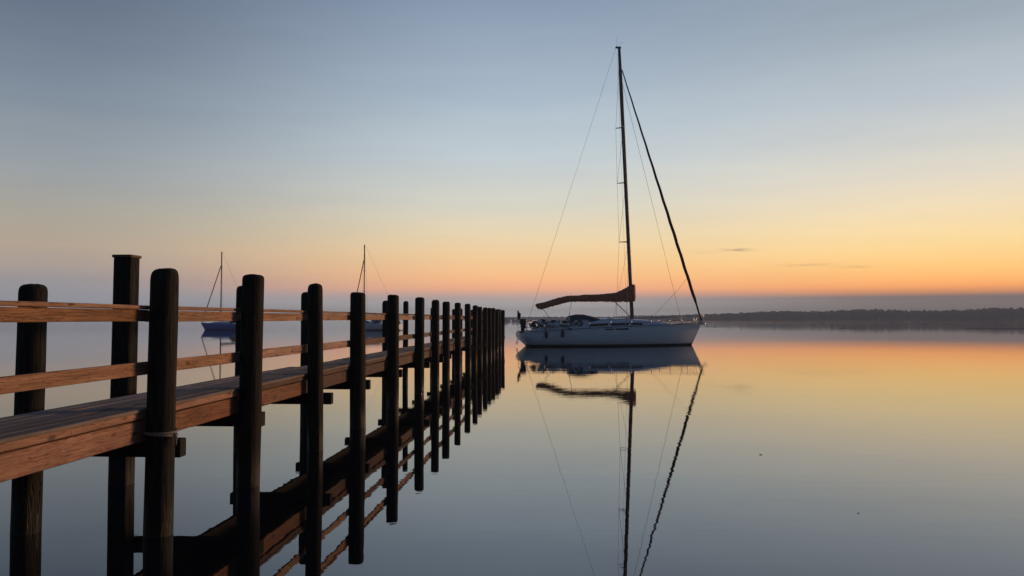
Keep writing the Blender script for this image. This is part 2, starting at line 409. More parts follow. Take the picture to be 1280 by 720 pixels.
# stringers, fascia boards, rails: boards butted at the piles, two bays long
def run(name, x0, x1, z0, z1, mat, bev=.006, start=0, jz=.008, jx=.003, step=2, wob=.008):
    cuts = [V0]+[v for k, v in enumerate(near_v) if k % step == start % step and v > V0+1 and v < V1-1]+[V1]
    for a, b_ in zip(cuts, cuts[1:]):
        bm = bmesh.new(); dz = rnd.uniform(-jz, jz); dx = rnd.uniform(-jx, jx)
        board(bm, x0+dx, x1+dx, a+.003, b_-.003, z0+dz, z1+dz, rnd, bev, max(4, int((b_-a)*1.5)), wob)
        nf = len(bm.faces)
        if mat in (M_rail, M_fascia) and a < 26:
            for pv_ in near_v:
                for off in (-.31, .30):
                    yv = pv_+off
                    if a+.05 < yv < b_-.05 and z1-z0 > .06:
                        for fz in (.25, .75):
                            lathe(bm, [(.011, -.012), (.011, .003), (.006, .006)], 8, Matrix.Translation((x1+dx, yv+rnd.uniform(-.03, .03), z0+dz+(z1-z0)*fz+rnd.uniform(-.01, .01))) @ Matrix.Rotation(R(90), 4, 'Y'))
        bm.faces.ensure_lookup_table()
        for f in bm.faces[nf:]: f.material_index = 1
        m2 = {'rail_timber': M_rail_dark, 'fascia_timber': M_fascia_dark}.get(mat.name, mat)      # farther boards mostly take the darker, greyer timber
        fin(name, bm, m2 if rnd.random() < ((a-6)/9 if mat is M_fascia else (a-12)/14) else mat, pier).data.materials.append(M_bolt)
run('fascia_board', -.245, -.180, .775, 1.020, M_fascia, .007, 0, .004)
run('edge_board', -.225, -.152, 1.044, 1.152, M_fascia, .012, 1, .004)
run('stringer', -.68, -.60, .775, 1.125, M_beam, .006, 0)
run('stringer', -.970, -.895, .570, 1.125, M_beam, .006, 1)      # added deep dark beam, unseen behind the fascia, to blacken the pier's reflection
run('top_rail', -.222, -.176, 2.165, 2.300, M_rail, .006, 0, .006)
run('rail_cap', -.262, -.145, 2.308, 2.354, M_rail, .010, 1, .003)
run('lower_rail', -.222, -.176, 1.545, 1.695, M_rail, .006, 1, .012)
# rail support posts on the deck side are the piles themselves; deck of lengthwise planks
bm = bmesh.new()
npl, x0, wd, gap = 6, -1.155, .160, .012
for k in range(npl):
    a = V0-rnd.uniform(0, 1); v_end = V1 if k else 17.2      # the walkway is one plank narrower further out
    xa = x0+k*(wd+gap)
    while a < v_end:
        L = rnd.choice((3.2, 3.9, 4.8)); e = min(a+L, v_end+rnd.uniform(-.03, .03))
        dz = rnd.uniform(-.006, .006)
        if e-a > .3: board(bm, xa, xa+wd, a+.003, e-.003, 1.128+dz, 1.168+dz, rnd, .006, max(2, int(e-a)), .008)
        a = e
fin('deck', bm, M_deck, pier)

# ------------------------------------------------------------------ the big sailboat
KS = 2.5/2.2; D = 66.0*KS; YAW = R(11); PX = .066
def bx(px): return (px-767)*PX/math.cos(YAW)
def bz(py): return (433.2-py)*PX
boat = thing('sailboat', 'large white sailboat with tall bare mast and brown covered mainsail boom, moored past the pier', 'sailboat', ((767-640)/1000*D, D, 0), YAW); boat.scale = (KS,)*3
XS, XB = bx(651), bx(881.5)
def sheer_z(t): return 1.10+1.10*t-.55*t*t if t < .5 else 1.10+.55-.1375+ (t-.5)*.55*.9
def half_beam(t): 
    return 2.12*(math.sin(math.pi*min(1, (t*.80+.25)))**.62 if t < .3125 else (1-((t-.3125)/.6875)**2.5))
NS, NP = 40, 12
def station(i, inner=0.0):
    t = i/NS
    zs = sheer_z(t)
    hb = max(.015, half_beam(t))
    kd = -.55*math.sin(math.pi*min(1, max(0, t*.93+.07)))**.8 + .75*max(0, 1-t/.055)
    pts = []
    for k in range(NP+1):
        s = k/NP
        a = s*math.pi/2
        yy = hb*math.sin(a)**.62*(.86+.14*s)
        zz = kd+(zs-kd)*(1-math.cos(a))**.85 if s < 1 else zs
        zz = kd+(zs-kd)*(s**1.5)
        yy = hb*(1-(1-s)**2.6)**.8
        # fore and aft rake
        fx = XS+(XB-XS)*t
        rel = (zz-0)/1.7
        fx -= (1-rel)*.85*max(0, (t-.72)/.28)**1.6           # raked stem
        fx -= (1-rel)*.22*max(0, (.12-t)/.12)                # reverse transom
        if t < .12 and zz < .2: fx += (0.2-zz)*.0
        pts.append((fx, yy, zz))
    return pts
bm = bmesh.new()
Lr = []
for i in range(NS+1):
    pts = station(i)
    L_ = [bm.verts.new((x_, -y_, z_)) for x_, y_, z_ in pts]
    R__ = [L_[0]]+[bm.verts.new((x_, y_, z_)) for x_, y_, z_ in pts[1:]]
    Lr.append((L_, R__))
for (A, A2), (B, B2) in zip(Lr, Lr[1:]):
    for k in range(NP):
        for P, Q in ((A, B), (B2, A2)):
            try: bm.faces.new((P[k], Q[k], Q[k+1], P[k+1]))
            except ValueError: pass
L0, R0 = Lr[0]
bm.faces.new(L0+R0[:0:-1])
hull = fin('hull', bm, M_hull, boat, True)
# rub rail along the sheer
for s in (-1, 1):
    pts = [(p_[0], s*(p_[1]+.012), p_[2]-.05) for p_ in (station(i)[-1] for i in range(0, NS+1))]
    tube_obj('rubbing_strake', pts, .03, M_gel, hull, 6)
# hull portlights, low and long
def hull_y(px_, z_):
    t = (px_-XS)/(XB-XS); pts = station(int(round(t*NS)))
    for (a, b_) in zip(pts, pts[1:]):
        if a[2] <= z_ <= b_[2]: return a[1]+(b_[1]-a[1])*(z_-a[2])/(b_[2]-a[2]+1e-9)
    return pts[-1][1]
for xa, xb_ in ((bx(746), bx(757)), (bx(759), bx(776)), (bx(701), bx(706))):
    for s in (-1, 1):
        bm = bmesh.new(); n = 6; g = []
        for q in range(n+1):
            xx = xa+(xb_-xa)*q/n
            for dy in (.012, -.03):
                for zz in (1.30, 1.46): g.append(bm.verts.new((xx, s*(hull_y(xx, zz)+dy), zz)))
        for q in range(n):
            a = q*4
            for f in ((0, 1, 5, 4), (2, 6, 7, 3), (0, 4, 6, 2), (1, 3, 7, 5)): bm.faces.new([g[a+j] for j in f])
        bm.faces.new((g[0], g[2], g[3], g[1])); bm.faces.new((g[-4], g[-3], g[-1], g[-2]))
        fin('portlight', bm, M_glass, hull)
# deck with camber and toe rail
bm = bmesh.new(); rows = []
for i in range(NS+1):
    x_, y_, z_ = station(i)[-1]
    y_ = max(.01, y_-.01)
    rows.append([bm.verts.new((x_, y_*q, z_+.002+.10*(1-q*q)*min(1, y_))) for q in (-1, -.75, -.5, -.25, 0, .25, .5, .75, 1)])
for A, B in zip(rows, rows[1:]):
    for k in range(8): bm.faces.new((A[k], B[k], B[k+1], A[k+1]))
deck = fin('deck', bm, M_nonskid, boat, True)
for s in (-1, 1):
    tube_obj('toe_rail', [(p_[0], s*max(.01, p_[1]-.03), p_[2]+.045) for p_ in (station(i)[-1] for i in range(1, NS))], .032, M_alu, deck, 6)
# coach roof lofted
def loft(bm, secs):
    rs = [[bm.verts.new(p_) for p_ in s] for s in secs]
    for A, B in zip(rs, rs[1:]):
        for k in range(len(A)-1): bm.faces.new((A[k], B[k], B[k+1], A[k+1]))
    bm.faces.new(rs[0]); bm.faces.new(rs[-1][::-1])
def dz_at(x_): return sheer_z((x_-XS)/(XB-XS))
def roof_sec(x_, hb, h):
    z0 = dz_at(x_)-.05
    return [(x_, -hb, z0), (x_, -hb*.96, z0+h*.62), (x_, -hb*.86, z0+h*.88), (x_, -hb*.5, z0+h*1.02), (x_, 0, z0+h*1.08), (x_, hb*.5, z0+h*1.02), (x_, hb*.86, z0+h*.88), (x_, hb*.96, z0+h*.62), (x_, hb, z0)]
cab = bmesh.new()
cx = [(-3.1, 1.34, .74), (-2.4, 1.36, .78), (-1, 1.36, .76), (.6, 1.30, .70), (2.0, 1.15, .60), (3.2, .95, .46), (4.4, .70, .30), (5.2, .45, .12)]
loft(cab, [roof_sec(*c_) for c_ in cx])
cabin = fin('cabin', cab, M_gel, boat, True)
for s in (-1, 1):
    for xa, xb_ in ((-2.5, -.9), (-.7, .9), (1.1, 2.1)):
        bm = bmesh.new(); pts = []
        for xx in (xa, (xa+xb_)/2, xb_):
            # interpolate section
            for (x0_, b0, h0), (x1_, b1, h1) in zip(cx, cx[1:]):
                if x0_ <= xx <= x1_:
                    f = (xx-x0_)/(x1_-x0_); hb = b0+(b1-b0)*f; hh = h0+(h1-h0)*f
            z0 = dz_at(xx)-.05
            for off in (.012, -.03):
                pts.append((xx, s*(hb*.984+off), z0+hh*.26)); pts.append((xx, s*(hb*.965+off), z0+hh*.54))
        g = [bm.verts.new(p_) for p_ in pts]
        for q in (0, 4):
            for f in ((0, 1, 5, 4), (2, 6, 7, 3), (0, 4, 6, 2), (1, 3, 7, 5)): bm.faces.new([g[q+j] for j in f])
        bm.faces.new((g[0], g[2], g[3], g[1])); bm.faces.new((g[8], g[9], g[11], g[10]))
        fin('window', bm, M_glass, cabin)
    tube_obj('grab_rail', [(xx, s*.95, dz_at(xx)+.62+.05*math.sin((xx+2)*6)) for xx in (-1.8, -1.2, -.6, 0, .6, 1.2)], .02, M_teak, cabin, 6)
for xx, hw in ((2.5, .28), (-.4, .25), (5.9, .27)):
    bm = bmesh.new(); zb = dz_at(xx)+(.50 if xx < 0.1 else .40 if xx < 4 else .06)
    if xx < .1: zb = dz_at(xx)+.715
    box(bm, xx-hw, xx+hw, -hw, hw, zb-.06, zb+.05, .02, 2); fin('hatch', bm, M_glass, deck)
# sprayhood
bm = bmesh.new(); secs = []
for xx, hb, h in ((-3.75, 1.28, 1.10), (-3.2, 1.30, 1.18), (-2.6, 1.30, 1.14), (-1.9, 1.26, .96), (-1.3, 1.2, .74)):
    z0 = dz_at(xx)+.0
    secs.append([(xx, hb*math.cos(a)*(1 if abs(math.cos(a)) < .9 else .99), z0+.35+(h-.35)*math.sin(a)**.6 if math.sin(a) > 0 else z0+.3) for a in [math.pi*(1-k/12) for k in range(13)]])
loft(bm, secs)
spray = fin('sprayhood', bm, M_navy, boat, True)
for s in (-1, 1):
    bm = bmesh.new(); box(bm, -3.35, -2.55, s*1.29-.02, s*1.29+.02, dz_at(-3)+.45, dz_at(-3)+.72, .01)
    fin('sprayhood_window', bm, M_greycanvas, spray)
# cockpit coamings, seats, wheel, binnacle, winches
for s in (-1, 1):
    bm = bmesh.new()
    loft(bm, [[(xx, s*1.62, dz_at(xx)-.02), (xx, s*1.52, dz_at(xx)+h), (xx, s*1.32, dz_at(xx)+h+.02), (xx, s*1.24, dz_at(xx)-.02)] for xx, h in ((-6.6, .20), (-6.0, .34), (-4.6, .36), (-3.2, .34), (-2.9, .22))])
    co = fin('coaming', bm, M_gel, boat)
    for xx in (-4.9, -3.95):
        bm = bmesh.new(); lathe(bm, [(.11, 0), (.085, .04), (.07, .10), (.095, .17), (.095, .20), (.03, .215)], 14, Matrix.Translation((xx, s*1.42, dz_at(xx)+.375)))
        fin('winch', bm, M_steel, co, True)
    bm = bmesh.new(); torus(bm, (-5.75, s*.62, dz_at(-5.7)+.62), .42, .018, (1, 0, .15), 28, 6)
    for k in range(5):
        a = k*2*math.pi/5+.3; tube(bm, [(-5.75, s*.62, dz_at(-5.7)+.62), (-5.75-.05*math.sin(a), s*.62+.42*math.cos(a), dz_at(-5.7)+.62+.42*math.sin(a))], .010, 5)
    wh = fin('steering_wheel', bm, M_steel, boat, True)
    bm = bmesh.new(); loft(bm, [[(-5.66+q*.02, s*.62-.13, zz), (-5.40, s*.62-.13, zz), (-5.40, s*.62+.13, zz), (-5.66+q*.02, s*.62+.13, zz)] for q, zz in ((0, dz_at(-5.5)-.1), (1, dz_at(-5.5)+.55), (3, dz_at(-5.5)+.80))])
    fin('binnacle', bm, M_gel, boat)
# bundles in the cockpit: cushions and coiled lines
for k, (xx, yy, sx, sy, hz) in enumerate(((-5.0, -.95, .55, .22, .42), (-4.3, -.95, .4, .25, .52), (-4.6, .9, .6, .25, .5), (-3.9, -.2, .25, .2, .60))):
    bm = bmesh.new(); z0 = dz_at(xx)
    box(bm, xx-sx, xx+sx, yy-sy, yy+sy, z0+.02, z0+hz, .09, 3)
    for v_ in bm.verts: v_.co += Vector((noise.noise(v_.co*3), noise.noise(v_.co*3+Vector((9, 0, 0))), noise.noise(v_.co*3+Vector((0, 9, 0)))))*.06
    fin('cockpit_cushion', bm, (M_greycanvas, M_navy, M_greycanvas, M_black)[k], boat, True)
rc = random.Random(21)
for k in range(26):
    xx = -7.1+k*.16+rc.uniform(-.1, .1); yy = rc.uniform(-1.25, .9); sx = rc.uniform(.10, .26); z0 = dz_at(max(-7.2, xx)); hz = rc.uniform(.55, 1.05)
    bm = bmesh.new()
    if k % 3 == 0:
        for q in range(4): torus(bm, (xx+rc.uniform(-.02, .02), -1.70+.02*q, z0+.42+.02*q), .17+.02*q, .025, (0, 1, .1), 20, 6)
        fin('coiled_line', bm, (M_rope, M_greycanvas, M_black)[k//3 % 3], boat, True)
    else:
        box(bm, xx-sx, xx+sx, yy-.2, yy+.2, z0+hz-rc.uniform(.25, .5), z0+hz, .07, 3)
        for v_ in bm.verts: v_.co += Vector((noise.noise(v_.co*4), noise.noise(v_.co*4+Vector((9, 0, 0))), noise.noise(v_.co*4+Vector((0, 9, 0)))))*.09
        fin('cockpit_bag', bm, (M_greycanvas, M_black, M_greycanvas, M_navy)[k % 4], boat, True)
# mast, spreaders, rigging
MB, MT = Vector((bx(791), 0, 2.15)), Vector((bx(776), 0, bz(57)))
def mast_at(z_): return MB+(MT-MB)*((z_-MB.z)/(MT.z-MB.z))
bm = bmesh.new()
rings = []
for k in range(13):
    f = k/12; c_ = MB+(MT-MB)*f; ra, rb_ = (.165, .115) if f < .85 else (.165-.05*(f-.85)/.15, .115-.03*(f-.85)/.15)
    rings.append([bm.verts.new(c_+Vector((ra*math.cos(a), rb_*math.sin(a), 0))) for a in [2*math.pi*j/14 for j in range(14)]])
for A, B in zip(rings, rings[1:]):
    for k in range(14): bm.faces.new((A[k], A[(k+1) % 14], B[(k+1) % 14], B[k]))
bm.faces.new(rings[0][::-1]); bm.faces.new(rings[-1])
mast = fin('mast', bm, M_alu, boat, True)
bm = bmesh.new(); box(bm, MT.x-.32, MT.x+.16, -.07, .07, MT.z-.02, MT.z+.13, .02); fin('masthead', bm, M_alu, mast)
tube_obj('wind_vane', [(MT.x+.05, 0, MT.z+.1), (MT.x+.05, 0, MT.z+.45), (MT.x+.35, 0, MT.z+.5)], .012, M_wire, mast, 6)
tube_obj('radio_aerial', [(MT.x-.2, 0, MT.z+.1), (MT.x-.2, 0, MT.z+.9)], .008, M_wire, mast, 6)
chain = {s: Vector((bx(779), s*(half_beam((bx(779)-XS)/(XB-XS))-.12), dz_at(bx(779))+.03)) for s in (-1, 1)}
sprs = [(bz(303), 1.35), (bz(228), 1.12), (bz(158), .80)]
for s in (-1, 1):
    tips = []
    for z_, sp_ in sprs:
        a = mast_at(z_); tip = a+Vector((-.36, s*sp_, .10)); tips.append(tip)
        bm = bmesh.new(); tube(bm, [a+Vector((0, s*.08, 0)), tip], .055, 8, r2=.032); fin('spreader', bm, M_alu, mast, True)
    tube_obj('shroud', [chain[s]]+tips+[mast_at(MT.z-.5)], .011, M_wire, boat, 6)
    tube_obj('lower_shroud', [chain[s]+Vector((-.35, 0, 0)), mast_at(sprs[0][0]-.1)], .009, M_wire, boat, 6)
    tube_obj('diagonal_shroud', [tips[0], mast_at(sprs[1][0]-.1)], .012, M_wire, boat, 5)
    tube_obj('diagonal_shroud', [tips[1], mast_at(sprs[2][0]-.1)], .012, M_wire, boat, 5)
fs_top, fs_bot = mast_at(bz(84))+Vector((.14, 0, 0)), Vector((bx(882), 0, dz_at(XB-.3)+.32))
# forestay carries a rolled-up headsail
bm = bmesh.new(); pts = []; n = 46
for k in range(n+1): pts.append(fs_top+(fs_bot-fs_top)*(k/n))
tube(bm, pts, .07, 10)
for v_ in bm.verts:
    f = (fs_top.z-v_.co.z)/(fs_top.z-fs_bot.z)
    c_ = fs_top+(fs_bot-fs_top)*f
    wdt = (.55+1.0*min(1, f*1.6))*(1 if f < .93 else .6)*(1+.13*math.sin(f*70+math.atan2(v_.co.y-c_.y, v_.co.x-c_.x)))
    v_.co = c_+(v_.co-c_)*wdt*1.15
genoa = fin('furled_headsail', bm, M_genoa, boat, True)
bm = bmesh.new(); lathe(bm, [(.06, 0), (.17, .01), (.17, .04), (.07, .05), (.07, .15), (.17, .16), (.17, .19), (.05, .2)], 16, Matrix.Translation(fs_bot-Vector((0, 0, .12))))
fin('furler_drum', bm, M_black, genoa, True)
tube_obj('backstay', [Vector((MT.x-.28, 0, MT.z+.05)), Vector((bx(656), 0, 1.25))], .010, M_wire, boat, 6)
tube_obj('inner_forestay', [mast_at(bz(100))+Vector((.12, 0, 0)), Vector((bx(856), 0, dz_at(5.9)+.1))], .012, M_wire, boat, 6)
clew = fs_top+(fs_bot-fs_top)*((fs_top.z-bz(347))/(fs_top.z-fs_bot.z))
tube_obj('headsail_sheet', [clew, clew+Vector((-.95, -.35, -1.0)), Vector((bx(800), -1.35, dz_at(2)+.1))], .010, M_wire, boat, 6)
tube_obj('halyard', [mast_at(bz(62))+Vector((-.2, 0, 0)), mast_at(4.5)+Vector((-.42, 0.05, 0))], .007, M_wire, boat, 5)
# boom and the brown sail cover, drooping past its outer end
boomz = bz(376.5)
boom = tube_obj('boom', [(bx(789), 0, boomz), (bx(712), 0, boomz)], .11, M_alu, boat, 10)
secs = []
prof = [  # px, top y, bottom y, half width
 (669, 382.0, 384.0, .05), (671.5, 381.5, 387.5, .11), (676, 380.2, 388.8, .13), (684, 378.3, 386.2, .15), (694, 375.2, 383.5, .17), (704, 372.6, 380.8, .19), (712, 371.2, 379.0, .21),
 (722, 370.9, 378.9, .23), (735, 370.0, 378.7, .25), (748, 369.4, 378.7, .27), (760, 368.4, 378.7, .29), (769, 367.6, 378.8, .31), (776, 364.6, 378.8, .30), (784, 360.4, 378.8, .27), (790, 357.0, 378.8, .24), (793.5, 356.4, 378.6, .20), (795, 358.0, 378.0, .10)]
prof2 = []
for a, b_ in zip(prof, prof[1:]):
    for k in range(5): prof2.append(tuple(a[j]+(b_[j]-a[j])*k/5 for j in range(4)))
prof2.append(prof[-1])
bm = bmesh.new(); rs = []
for px_, yt, yb, hw in prof2:
    zt, zb = bz(yt), bz(yb); ring = []
    for k in range(16):
        a = 2*math.pi*k/16
        cz = (zt+zb)/2; hh = (zt-zb)/2
        yy = hw*math.cos(a)*(1.15-.45*math.sin(a)); zz = cz+hh*math.sin(a)
        nn = noise.noise((px_*.16, math.cos(a)*2, math.sin(a)*2))
        nn2 = noise.noise((px_*.45, math.cos(a)*3+4, math.sin(a)*3))
        ring.append(bm.verts.new((bx(px_)+nn*.03, yy*(1+nn*.5+nn2*.35), zz+nn*.07+nn2*.06)))
    rs.append(ring)
for A, B in zip(rs, rs[1:]):
    for k in range(16): bm.faces.new((A[k], A[(k+1) % 16], B[(k+1) % 16], B[k]))
bm.faces.new(rs[0][::-1]); bm.faces.new(rs[-1])
cover = fin('sail_cover', bm, M_cover, boat, True)
for px_ in (684, 700, 718, 738, 758):
    z_ = bz([q for q in prof2 if q[0] >= px_][0][2])
    tube_obj('cover_tie', [(bx(px_), 0, z_+.02), (bx(px_)+.03, -.03, z_-.12)], .012, M_wire, cover, 5)
tube_obj('mainsheet', [(bx(714), 0, boomz-.1), (bx(708), 0, dz_at(-4)+.3)], .02, M_wire, boat, 6)
tube_obj('mainsheet', [(bx(678), 0, bz(388)), (bx(684), 0, bz(396)), (bx(692), -.3, dz_at(-5)+.35)], .02, M_wire, boat, 6)
tube_obj('boom_vang', [(bx(768), 0, boomz-.1), (bx(789), 0, 2.35)], .035, M_alu, boat, 8)
# pulpit, pushpit, stanchions, lifelines
def edge(x_, ins=.10):
    t = (x_-XS)/(XB-XS); i = min(NS-1, max(0, int(t*NS))); f = t*NS-i
    a, b_ = station(i)[-1], station(i+1)[-1]
    return max(.05, a[1]+(b_[1]-a[1])*f-ins), a[2]+(b_[2]-a[2])*f
bm = bmesh.new(); H = .66
xb0 = XB-1.5; e0 = edge(xb0); e1 = edge(XB-.6)
top = [(xb0, -e0[0], e0[1]+H), (XB-.6, -e1[0]-.12, e1[1]+H+.02), (XB+.2, -.22, e1[1]+H+.07), (XB+.2, .22, e1[1]+H+.07), (XB-.6, e1[0]+.12, e1[1]+H+.02), (xb0, e0[0], e0[1]+H)]
tube(bm, top, .022, 7)
tube(bm, [(a, b_, c_-.32) for a, b_, c_ in top if a < XB], .014, 6)
for s in (-1, 1):
    tube(bm, [(xb0, s*e0[0], e0[1]), (xb0, s*e0[0], e0[1]+H)], .02, 6)
    tube(bm, [(XB-.62, s*e1[0], e1[1]), (XB-.5, s*(e1[0]+.10), e1[1]+H+.02)], .02, 6)
    tube(bm, [(XB-.25, s*.1, e1[1]+.03), (XB+.18, s*.22, e1[1]+H+.06)], .02, 6)
pulpit = fin('pulpit', bm, M_steel, boat, True)
bm = bmesh.new(); xs0 = XS+1.6; f0 = edge(xs0); f1 = edge(XS+.15)
top = [(xs0, -f0[0], f0[1]+H), (XS+.15, -f1[0], f1[1]+H+.05), (XS+.1, f1[0], f1[1]+H+.05), (xs0, f0[0], f0[1]+H)]
tube(bm, top, .022, 7); tube(bm, [(a, b_, c_-.32) for a, b_, c_ in top], .014, 6)
for a, b_, c_ in top+[(XS+.1, -.5, f1[1]+H+.05), (XS+.1, .5, f1[1]+H+.05), (XS+.85, -f0[0]+.02, f0[1]+H), (XS+.85, f0[0]-.02, f0[1]+H)]: tube(bm, [(a, b_, c_-H-.04), (a, b_, c_)], .02, 6)
pushpit = fin('pushpit', bm, M_steel, boat, True)
stx = [xs0+(xb0-xs0)*k/7 for k in range(8)]
for s in (-1, 1):
    for xx in stx[1:-1]:
        e = edge(xx); tube_obj('stanchion', [(xx, s*e[0], e[1]), (xx, s*(e[0]+.02), e[1]+H)], .024, M_steel, boat, 6)
    for hh in (H-.01, .34):
        tube_obj('lifeline', [(xx, s*(edge(xx)[0]+.02), edge(xx)[1]+hh) for xx in stx], .014, M_wire, boat, 5)
# bow roller and anchor
bm = bmesh.new(); box(bm, XB-.35, XB+.34, -.10, .10, e1[1]-.02, e1[1]+.10, .02); ar = fin('bow_roller', bm, M_steel, boat)
bm = bmesh.new(); tube(bm, [(XB-.3, 0, e1[1]+.14), (XB+.42, 0, e1[1]+.10), (XB+.5, 0, e1[1]-.1)], .03, 6)
loft(bm, [[(XB+.5, -.02, e1[1]-.08), (XB+.5, .02, e1[1]-.08), (XB+.47, 0, e1[1]-.16)], [(XB+.28, -.2, e1[1]-.22), (XB+.28, .2, e1[1]-.22), (XB+.26, 0, e1[1]-.30)]])
fin('anchor', bm, M_steel, ar)
# outboard on the stern rail, horseshoe buoy, ensign staff, boarding ladder
om = bmesh.new(); oz = f1[1]+H
box(om, XS-.28, XS+.22, -1.05, -.72, oz-.02, oz+.42, .09, 3)
loft(om, [[(XS-.16, -.97, zz), (XS+.10, -.97, zz), (XS+.10, -.80, zz), (XS-.16, -.80, zz)] for zz in (oz-.55, oz-.02)])
box(om, XS-.24, XS+.12, -.93, -.85, oz-.72, oz-.56, .02)
box(om, XS+.1, XS+.2, -1.0, -.78, oz-.35, oz+.02, .02)
tube(om, [(XS+.2, -.88, oz+.2), (XS+.65, -.88, oz+.28)], .03, 6)
fin('outboard_motor', om, M_black, boat, True)
bm = bmesh.new()
pts = [(XS+.75+.25*math.cos(a), -f0[0]-.06, f0[1]+.50+.25*math.sin(a)) for a in [R(-60+k*30) for k in range(11)]]
tube(bm, pts, .075, 8); fin('horseshoe_buoy', bm, M_black, boat, True)
bm = bmesh.new()
for yy in (-.25, .25): tube(bm, [(XS-.05, yy, f1[1]+.15), (XS-.38, yy, .12)], .02, 6)
for k in range(4): tube(bm, [(XS-.10-.08*k, -.25, f1[1]-.1-.24*k), (XS-.10-.08*k, .25, f1[1]-.1-.24*k)], .02, 6)
fin('boarding_ladder', bm, M_steel, boat, True)
tube_obj('flagstaff', [(XS+.05, .35, f1[1]+.4), (XS-.28, .35, oz+1.15)], .016, M_teak, boat, 6)
bm = bmesh.new(); n = 8
g = [[bm.verts.new((XS-.26+.08*(1-j/4)+.20*(i/n)+.04*math.sin(i), .35+.06*math.sin(i*1.3+j), oz+1.1-.55*j/4-.28*(i/n)**1.3)) for i in range(n+1)] for j in range(5)]
for j in range(4):
    for i in range(n): bm.faces.new((g[j][i], g[j][i+1], g[j+1][i+1], g[j+1][i]))
ens = fin('ensign', bm, M_genoa, boat, True)
sm = ens.modifiers.new('thickness', 'SOLIDIFY'); sm.thickness = .006
# dodger cloths / lee cloth rolls along the quarter rail
bm = bmesh.new(); tube(bm, [(XS+1.7+.3*k, -edge(XS+1.7+.3*k)[0]-.02, f0[1]+.56+.03*math.sin(k*2)) for k in range(7)], .085, 8)
for v_ in bm.verts: v_.co += Vector((0, noise.noise(v_.co*4)*.05, noise.noise(v_.co*4+Vector((5, 0, 0)))*.06))
fin('rolled_dodger', bm, M_greycanvas, boat, True)
# fenders hanging on the near quarter
for xx in (-6.2, -4.9):
    bm = bmesh.new(); e = edge(xx, -.12)
    lathe(bm, [(.02, .62), (.03, .56), (.10, .50), (.115, .40), (.115, .12), (.09, .03), (.02, 0)], 12, Matrix.Translation((xx, -e[0], e[1]-.55)))
    tube(bm, [(xx, -e[0], e[1]+.06), (xx, -e[0]+.14, e[1]+.34)], .01, 5)
    fin('fender', bm, M_navy, boat, True)

